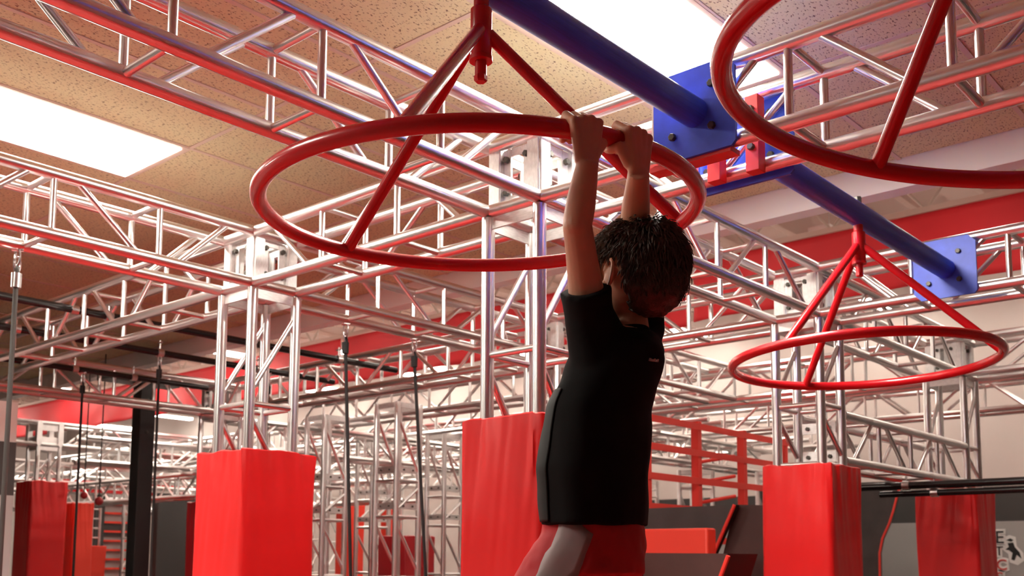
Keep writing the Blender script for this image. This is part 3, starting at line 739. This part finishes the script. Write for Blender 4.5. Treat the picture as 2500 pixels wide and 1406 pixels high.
# broad grey stripe down the outside of the left leg
vs = []; fs = []; hp = HIPL; k_ = KN['L']; ax = (k_ - hp).normalized()
out = (LEFT * .93 + F * -.36); out = (out - ax * out.dot(ax)).normalized(); sd = ax.cross(out).normalized(); n_ = 20
for i in range(n_ + 1):
    t = i / n_; c_ = Vector((1.048, -1.092, 1.435)).lerp(hp.lerp(k_, .25), min(1, t * 3)) if t < .33 else hp.lerp(k_, .25 + (.61) * (t - .33) / .67)
    for j in range(7):
        a = math.radians(-22 + 44 * j / 6); vs.append(c_ + (out * math.cos(a) + sd * math.sin(a)) * .125)
for i in range(n_):
    for j in range(6): fs.append((i*7+j, i*7+j+1, (i+1)*7+j+1, (i+1)*7+j))
st = build(MB().add(vs, fs), 'side_stripe', STRIPE, shorts)
w_ = st.modifiers.new('wrap', 'SHRINKWRAP'); w_.target = shorts; w_.wrap_method = 'NEAREST_SURFACEPOINT'; w_.offset = .0015; w_.wrap_mode = 'ABOVE_SURFACE'
k2 = st.modifiers.new('thick', 'SOLIDIFY'); k2.thickness = .003
for s_ in 'LR':
    a_ = AN[s_]; q = MB().capsule(a_ + Vector((.03, 0, -.035)), a_ + F * .12 + Vector((0, 0, -.075)), .038, .030, 16).capsule(a_ + Vector((.012, 0, .03)), a_ + Vector((.02, 0, -.03)), .034, .036, 14)
    remesh(q, 'shoe', mat('black trainer', (.015, .015, .016), .5), boy, .006, 3)

# ------------------------------------------------------------------ deeper in the hall
# columns behind the long truss, seen between the two front pads
for x, y, l in ((-5.0, 2.97, 'bare truss column just right of the biggest red pad'), (-3.92, 2.87, 'bare truss column with bolted plates midway between the two big pads'),
                (-5.17, 4.664, 'bare truss column just left of the middle red pad'), (-6.3, 4.664, 'dim bare truss column between two brighter bare columns')):
    column(x, y, 'aluminium ' + l, rings=(2.0, 1.7, 1.2, .7, .2), plates=(2.06, 1.76), up=False)
for x, l in ((-8.6, 'farther'), (-11.5, 'farthest')):
    column(x, 2*YA, 'slim distant bare truss column deep in the hall', far=True, group='distant hall columns', ztop=2.34)
DT = dict(far=True, group='distant hall trusses')
dl = 'slim distant aluminium box truss deep in the hall'
def ps(a, b): return [a + .5 * k for k in range(1, int((b - a) / .5))]
truss('X', 2*YA, -6.3, -S - RC, ps(-6.3, -S), 'distant aluminium box truss level with the net frame, behind the boy', far=True)
truss('X', 2*YA, -14, -6.3, ps(-14, -6.3), dl, **DT)
truss('X', 6.6, -15, 3.3, ps(-15, 3.3), dl, **DT)
truss('X', 8.4, -16, -2.4, ps(-16, -2.4), dl, **DT)
truss('Y', -5.75, YA + S, 8.4, ps(YA + S, 8.4), dl, z0=2.37, **DT)
truss('Y', -8.2, YA, 8.4, ps(YA, 8.4), dl, z0=2.37, **DT)
truss('Y', -11.5, YA + .4, 8.4, ps(YA + .4, 8.4), dl, z0=2.37, **DT)
truss('Y', -13.5, 2.6, 8.4, ps(2.6, 8.4), dl, z0=2.37, **DT)
truss('X', 3.6, -14.5, -6.4, ps(-14.5, -6.4), dl, z0=2.06, **DT)
truss('X', 5.6, -14.5, -6.8, ps(-14.5, -6.8), dl, z0=2.06, **DT)
truss('X', 3.5, -6.2, -2.6, ps(-6.2, -2.6), 'aluminium box truss just behind the plated bare column', far=True)
truss('X', 5.6, -9.2, -2.6, ps(-9.2, -2.6), dl, **DT)
truss('X', 7.5, -12, -2.6, ps(-12, -2.6), dl, **DT)
truss('Y', -3.3, 5.0, 8.4, ps(5.0, 8.4), dl, z0=2.37, **DT)
for x, y in ((-8.2, 6.6), (-11.5, 6.6), (-8.2, 8.4), (-5.75, 8.4), (-5.75, 6.6), (-3.3, 6.6), (-3.3, 8.4), (-11.5, 8.4), (-13.5, 6.6), (-13.5, 8.4), (-9.9, 6.6), (-7.0, 7.4), (-4.6, 7.5), (-2.75, 7.3)):
    column(x, y, 'slim distant bare truss column deep in the hall', far=True, group='distant hall columns', ztop=2.34)
# left padded column of the far rig
corner_block(-9.75, 2.5, 'pale truss corner block at far left above a padded column', far=True)
column(-9.75, 2.5, 'truss column at far left rising from a tall red pad', far=True)
truss('Y', -9.75, 2.5 + S + RC, 4.6, ps(2.8, 4.6), 'pale aluminium truss at far left running behind the black post', far=True)
truss('Y', -9.75, -1.5, 2.5 - RC, ps(-1.5, 2.4), 'aluminium truss at far left passing behind the low partition wall', far=True)
pad(-9.75 - S/2, 2.5 + S/2, .215, 2.24, 'tall crimson pad at far left beside the partition wall', seed=11)
pad(-10.05, 3.18, .13, 2.02, 'bright red pad just right of the tall crimson pad at far left', m=VINYL_B, seed=12)
pad(-10.25, 3.5, .10, 1.50, 'small low orange-red pad below the hanging red balls', m=VINYL_B, seed=13, low=True)
ts = thing('tube_stand', (-10.25, 3.5, 1.5), 'thin twin-tube stand rising from the small low pad', 'stand')
for dy in (-.05, .05): tube('stand_tube', (-10.25, 3.5 + dy, .04), (-10.25, 3.5 + dy, 1.98), .017, ALU, ts, 10)
for z in (1.6, 1.72, 1.84, 1.96): tube('rung', (-10.25, 3.45, z), (-10.25, 3.55, z), .012, ALU, ts, 8)
# black steel post
bp_ = thing('steel_post', (-6.45, 1.95, 0), 'tall black steel post at left, behind the pinkish truss', 'post')
build(MB().box((-6.50, 1.92, 0), (-6.35, 2.07, 2.95)), 'shaft', BLACKW, bp_, smooth=False, bevel=.006)
build(MB().box((-6.60, 1.80, 0), (-6.30, 2.10, .015)), 'base_plate', BLACKW, bp_, smooth=False)
build(MB().box((-6.56, 1.6, 2.95), (-6.34, 2.3, 3.03)), 'cap_beam', BLACKW, bp_, smooth=False)
for dz in (.15, .45): bolt((-6.35, 1.99, 2.95 - dz), (1, 0, 0), bp_, .014, .014)
# red balls on cords
for (x, y, z, r, l) in ((-7.31, 2.05, 1.90, .042, 'red ball hanging on a cord left of the black post'), (-7.87, 2.17, 1.985, .036, 'smaller red ball hanging on a cord beside the bright far-left pad')):
    e = thing('hanging_ball', (x, y, z), l, 'ball')
    build(MB().ellipsoid((x, y, z), r, r, r, None, 20, 14), 'ball', VINYL_D, e)
    tube('cord', (x, y, z + r), (x, y, ZC), .006, CORD, e, 8)
    build(MB().torus((x, y, z + r + .16), .022, .005, Vector((1, 0, 0)), Vector((0, 0, 1)), 20, 8), 'carabiner', CHROME, e)
# dark board with red rungs
rb_ = thing('rung_board', (-12.0, 4.6, 0), 'charcoal climbing board with red rungs left of the black post', 'climbing board')
build(MB().box((-12.2, 4.48, 0), (-12.1, 4.92, 2.2)), 'board', LIGHTG, rb_, smooth=False)
build(MB().box((-12.1, 4.36, 0), (-12.0, 4.50, 2.26)), 'side_board', CHAR, rb_, smooth=False)
build(MB().box((-12.1, 4.50, 1.66), (-12.07, 4.90, 1.86)), 'dark_panel', CHAR, rb_, smooth=False)
for k in range(13): build(MB().box((-12.1, 4.50, .5 + .135 * k), (-12.04, 4.88, .53 + .135 * k)), 'rung', VINYL_B, rb_, smooth=False)
dw = build(MB().box((-9.75, 3.98, 0), (-9.6, 4.75, 2.17)), 'charcoal_panel', DARKG, smooth=False); tag(dw, 'plain charcoal panel between the black post and the big left pad', 'panel')
# red beam of the far obstacle
for z, l in ((2.40, 'upper'), (2.28, 'lower')):
    o = build(MB().box((-12.1, 3.4, z), (-11.95, 6.6, z + .05)), 'red_beam', RED_PAINT, smooth=False); tag(o, l + ' thin red beam among the far left trusses', 'beam', 'red beams far left')
# far pads between the bare columns
for k, (x, y, h, zt, m, l) in enumerate(((-8.45, 6.15, .14, 2.12, VINYL_B, 'slim orange-red pad far behind the first bare column'), (-7.85, 6.35, .10, 2.12, VINYL_B, 'slim red pad far behind, right of the orange-red one'),
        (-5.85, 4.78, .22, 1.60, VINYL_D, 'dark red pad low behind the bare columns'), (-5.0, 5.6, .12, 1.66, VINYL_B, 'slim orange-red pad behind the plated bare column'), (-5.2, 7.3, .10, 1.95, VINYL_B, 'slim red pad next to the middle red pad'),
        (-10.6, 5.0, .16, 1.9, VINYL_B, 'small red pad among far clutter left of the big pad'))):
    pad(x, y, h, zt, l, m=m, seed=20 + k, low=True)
# red strap net frame
nf = thing('net_frame', (-1.6, 3.06, 0), 'red strap net frame behind the boy, left of the right column', 'net')
NETM = mat('red webbing', (.80, .045, .03), .6)
for y, x in ((3.06, -1.6), (3.72, -1.6), (4.40, -1.6), (5.1, -1.6)): build(MB().box((x - .03, y - .024, 0), (x + .03, y + .024, 2.37)), 'post', NETM, nf, smooth=False)
for z in (2.33, 2.135, 1.93, 1.72, 1.5, 1.28):
    build(MB().box((-1.567, 3.03, z - .024), (-1.56, 5.12, z + .024)), 'strap', NETM, nf, smooth=False)
for k in range(3):
    z = 2.18 - .16 * k; build(MB().loft([(-1.9, 4.2, z - .06), (-1.75, 4.55, z + .01)], .014, 8), 'brace_peg', NETM, nf)
# ramps
def ramp(name, poly, d, m, label, trim=None):
    e = thing(name, poly[0], label, 'ramp')
    build(MB().prism(poly, d), 'panel', m, e, smooth=False)
    if trim: build(MB().loft(trim, .011, 8), 'edge_trim', NETM, e)
    return e
ramp('quarter_pipe', [(-1.39, 2.67, 0), (-1.265, 2.67, 0), (-.857, 2.67, 1.394), (-.704, 2.67, 1.687), (-1.39, 2.67, 1.683)], (0, .05, 0), CHAR, 'charcoal ramp panel below the red net frame', [(-1.012, 2.665, .97), (-.857, 2.665, 1.394), (-.708, 2.665, 1.687)])
ramp('quarter_pipe', [(-1.231, 2.74, 0), (-.40, 2.74, 0), (-.40, 2.74, 1.676), (-.748, 2.74, 1.692)], (0, .06, 0), MAROON, 'dark ramp panel left of the right red pad')
o = build(MB().box((-1.01, 2.12, 0), (-.575, 2.22, 1.534)), 'foam_block', VINYL_B, bevel=.012); tag(o, 'orange-red foam block behind the boy\'s hip', 'foam block')
ramp('step_ramp', [(-.672, 1.54, 0), (-.376, 1.54, 0), (-.164, 1.54, 1.284), (-.124, 1.54, 1.390), (-.672, 1.54, 1.394)], (0, .3, 0), MAROON, 'low dark brown ramp panel right of the boy\'s shorts', [(-.296, 1.53, .672), (-.156, 1.53, 1.284), (-.114, 1.53, 1.380)])
# warped wall at right
wc = [(-1.70, 2.20), (-1.758, 2.022), (-1.80, 1.88), (-1.85, 1.745), (-1.925, 1.593), (-1.96, 1.44), (-1.965, 1.2), (-1.93, .9), (-1.85, .6), (-1.70, .35), (-1.45, .15), (-1.1, .03), (-1.1, 0)]
ww = thing('warped_wall', (-1.9, 8.0, 0), 'charcoal curved wall with an orange edge, right of the right pad', 'curved wall')
build(MB().prism([(x, 8.0, z) for x, z in wc] + [(-3.4, 8.0, 0), (-3.4, 8.0, 2.2)], (0, .05, 0)), 'panel', CHAR, ww, smooth=False)
build(MB().loft([(x, 7.99, z) for x, z in wc[:-1]], .013, 8), 'edge_trim', NETM, ww)
# stickers on the grey wall
sk = thing('wall_sticker', (-1.0, 8.985, 1.55), 'white outlined sticker lettering on the grey wall at right edge', 'sticker')
def letters(txt, x, z, h, m, name, depth=.004, sx=1.0):
    cu = bpy.data.curves.new(name, 'FONT'); cu.body = txt; cu.size = h * 1.4; cu.extrude = depth; cu.align_x = 'LEFT'
    if m is STICK: cu.offset = .022
    o = bpy.data.objects.new(name, cu); C.objects.link(o); dg = bpy.context.evaluated_depsgraph_get()
    me = bpy.data.meshes.new_from_object(o.evaluated_get(dg)); bpy.data.objects.remove(o); me.materials.clear(); me.materials.append(m)
    o = bpy.data.objects.new(name, me); C.objects.link(o); o.parent = sk
    o.rotation_euler = (math.pi/2, 0, 0); o.scale = (sx, 1, 1)
    o.location = Vector((x, 8.985 - (.004 if m is STICK else .010), z)) - sk.location
    return o
for txt, x, z, h, m in (('E', -1.085, 1.555, .135, INK), ('T', -1.09, 1.425, .10, INK), ('C', -1.085, 1.27, .115, REDINK), ('S', -1.09, 1.13, .12, REDINK)):
    letters(txt, x, z, h, STICK, 'sticker_outline'); letters(txt, x, z, h, m, 'letter')
# small black brush figure with a white outline
def blob2d(pts, y, d, m, name):
    build(MB().prism([(x, y, z) for x, z in pts], (0, d, 0)), name, m, sk, smooth=False)
bx, bz = -.93, 1.50
blob2d([(bx-.07, bz+.12), (bx-.01, bz+.14), (bx+.05, bz+.12), (bx+.06, bz+.02), (bx+.12, bz-.05), (bx+.13, bz-.13), (bx+.06, bz-.18), (bx-.02, bz-.15), (bx-.03, bz-.06), (bx-.09, bz-.01), (bx-.09, bz+.07)], 8.980, .004, STICK, 'sticker_outline')
blob2d([(bx-.045, bz+.085), (bx+.0, bz+.105), (bx+.03, bz+.085), (bx+.005, bz+.07)], 8.976, .004, INK, 'figure_mark')
blob2d([(bx-.03, bz+.055), (bx+.025, bz+.06), (bx+.04, bz+.01), (bx+.085, bz-.045), (bx+.10, bz-.11), (bx+.055, bz-.07), (bx+.03, bz-.13), (bx+.0, bz-.12), (bx+.015, bz-.05), (bx-.02, bz-.02), (bx-.055, bz-.015), (bx-.02, bz+.015)], 8.976, .004, INK, 'figure_mark')
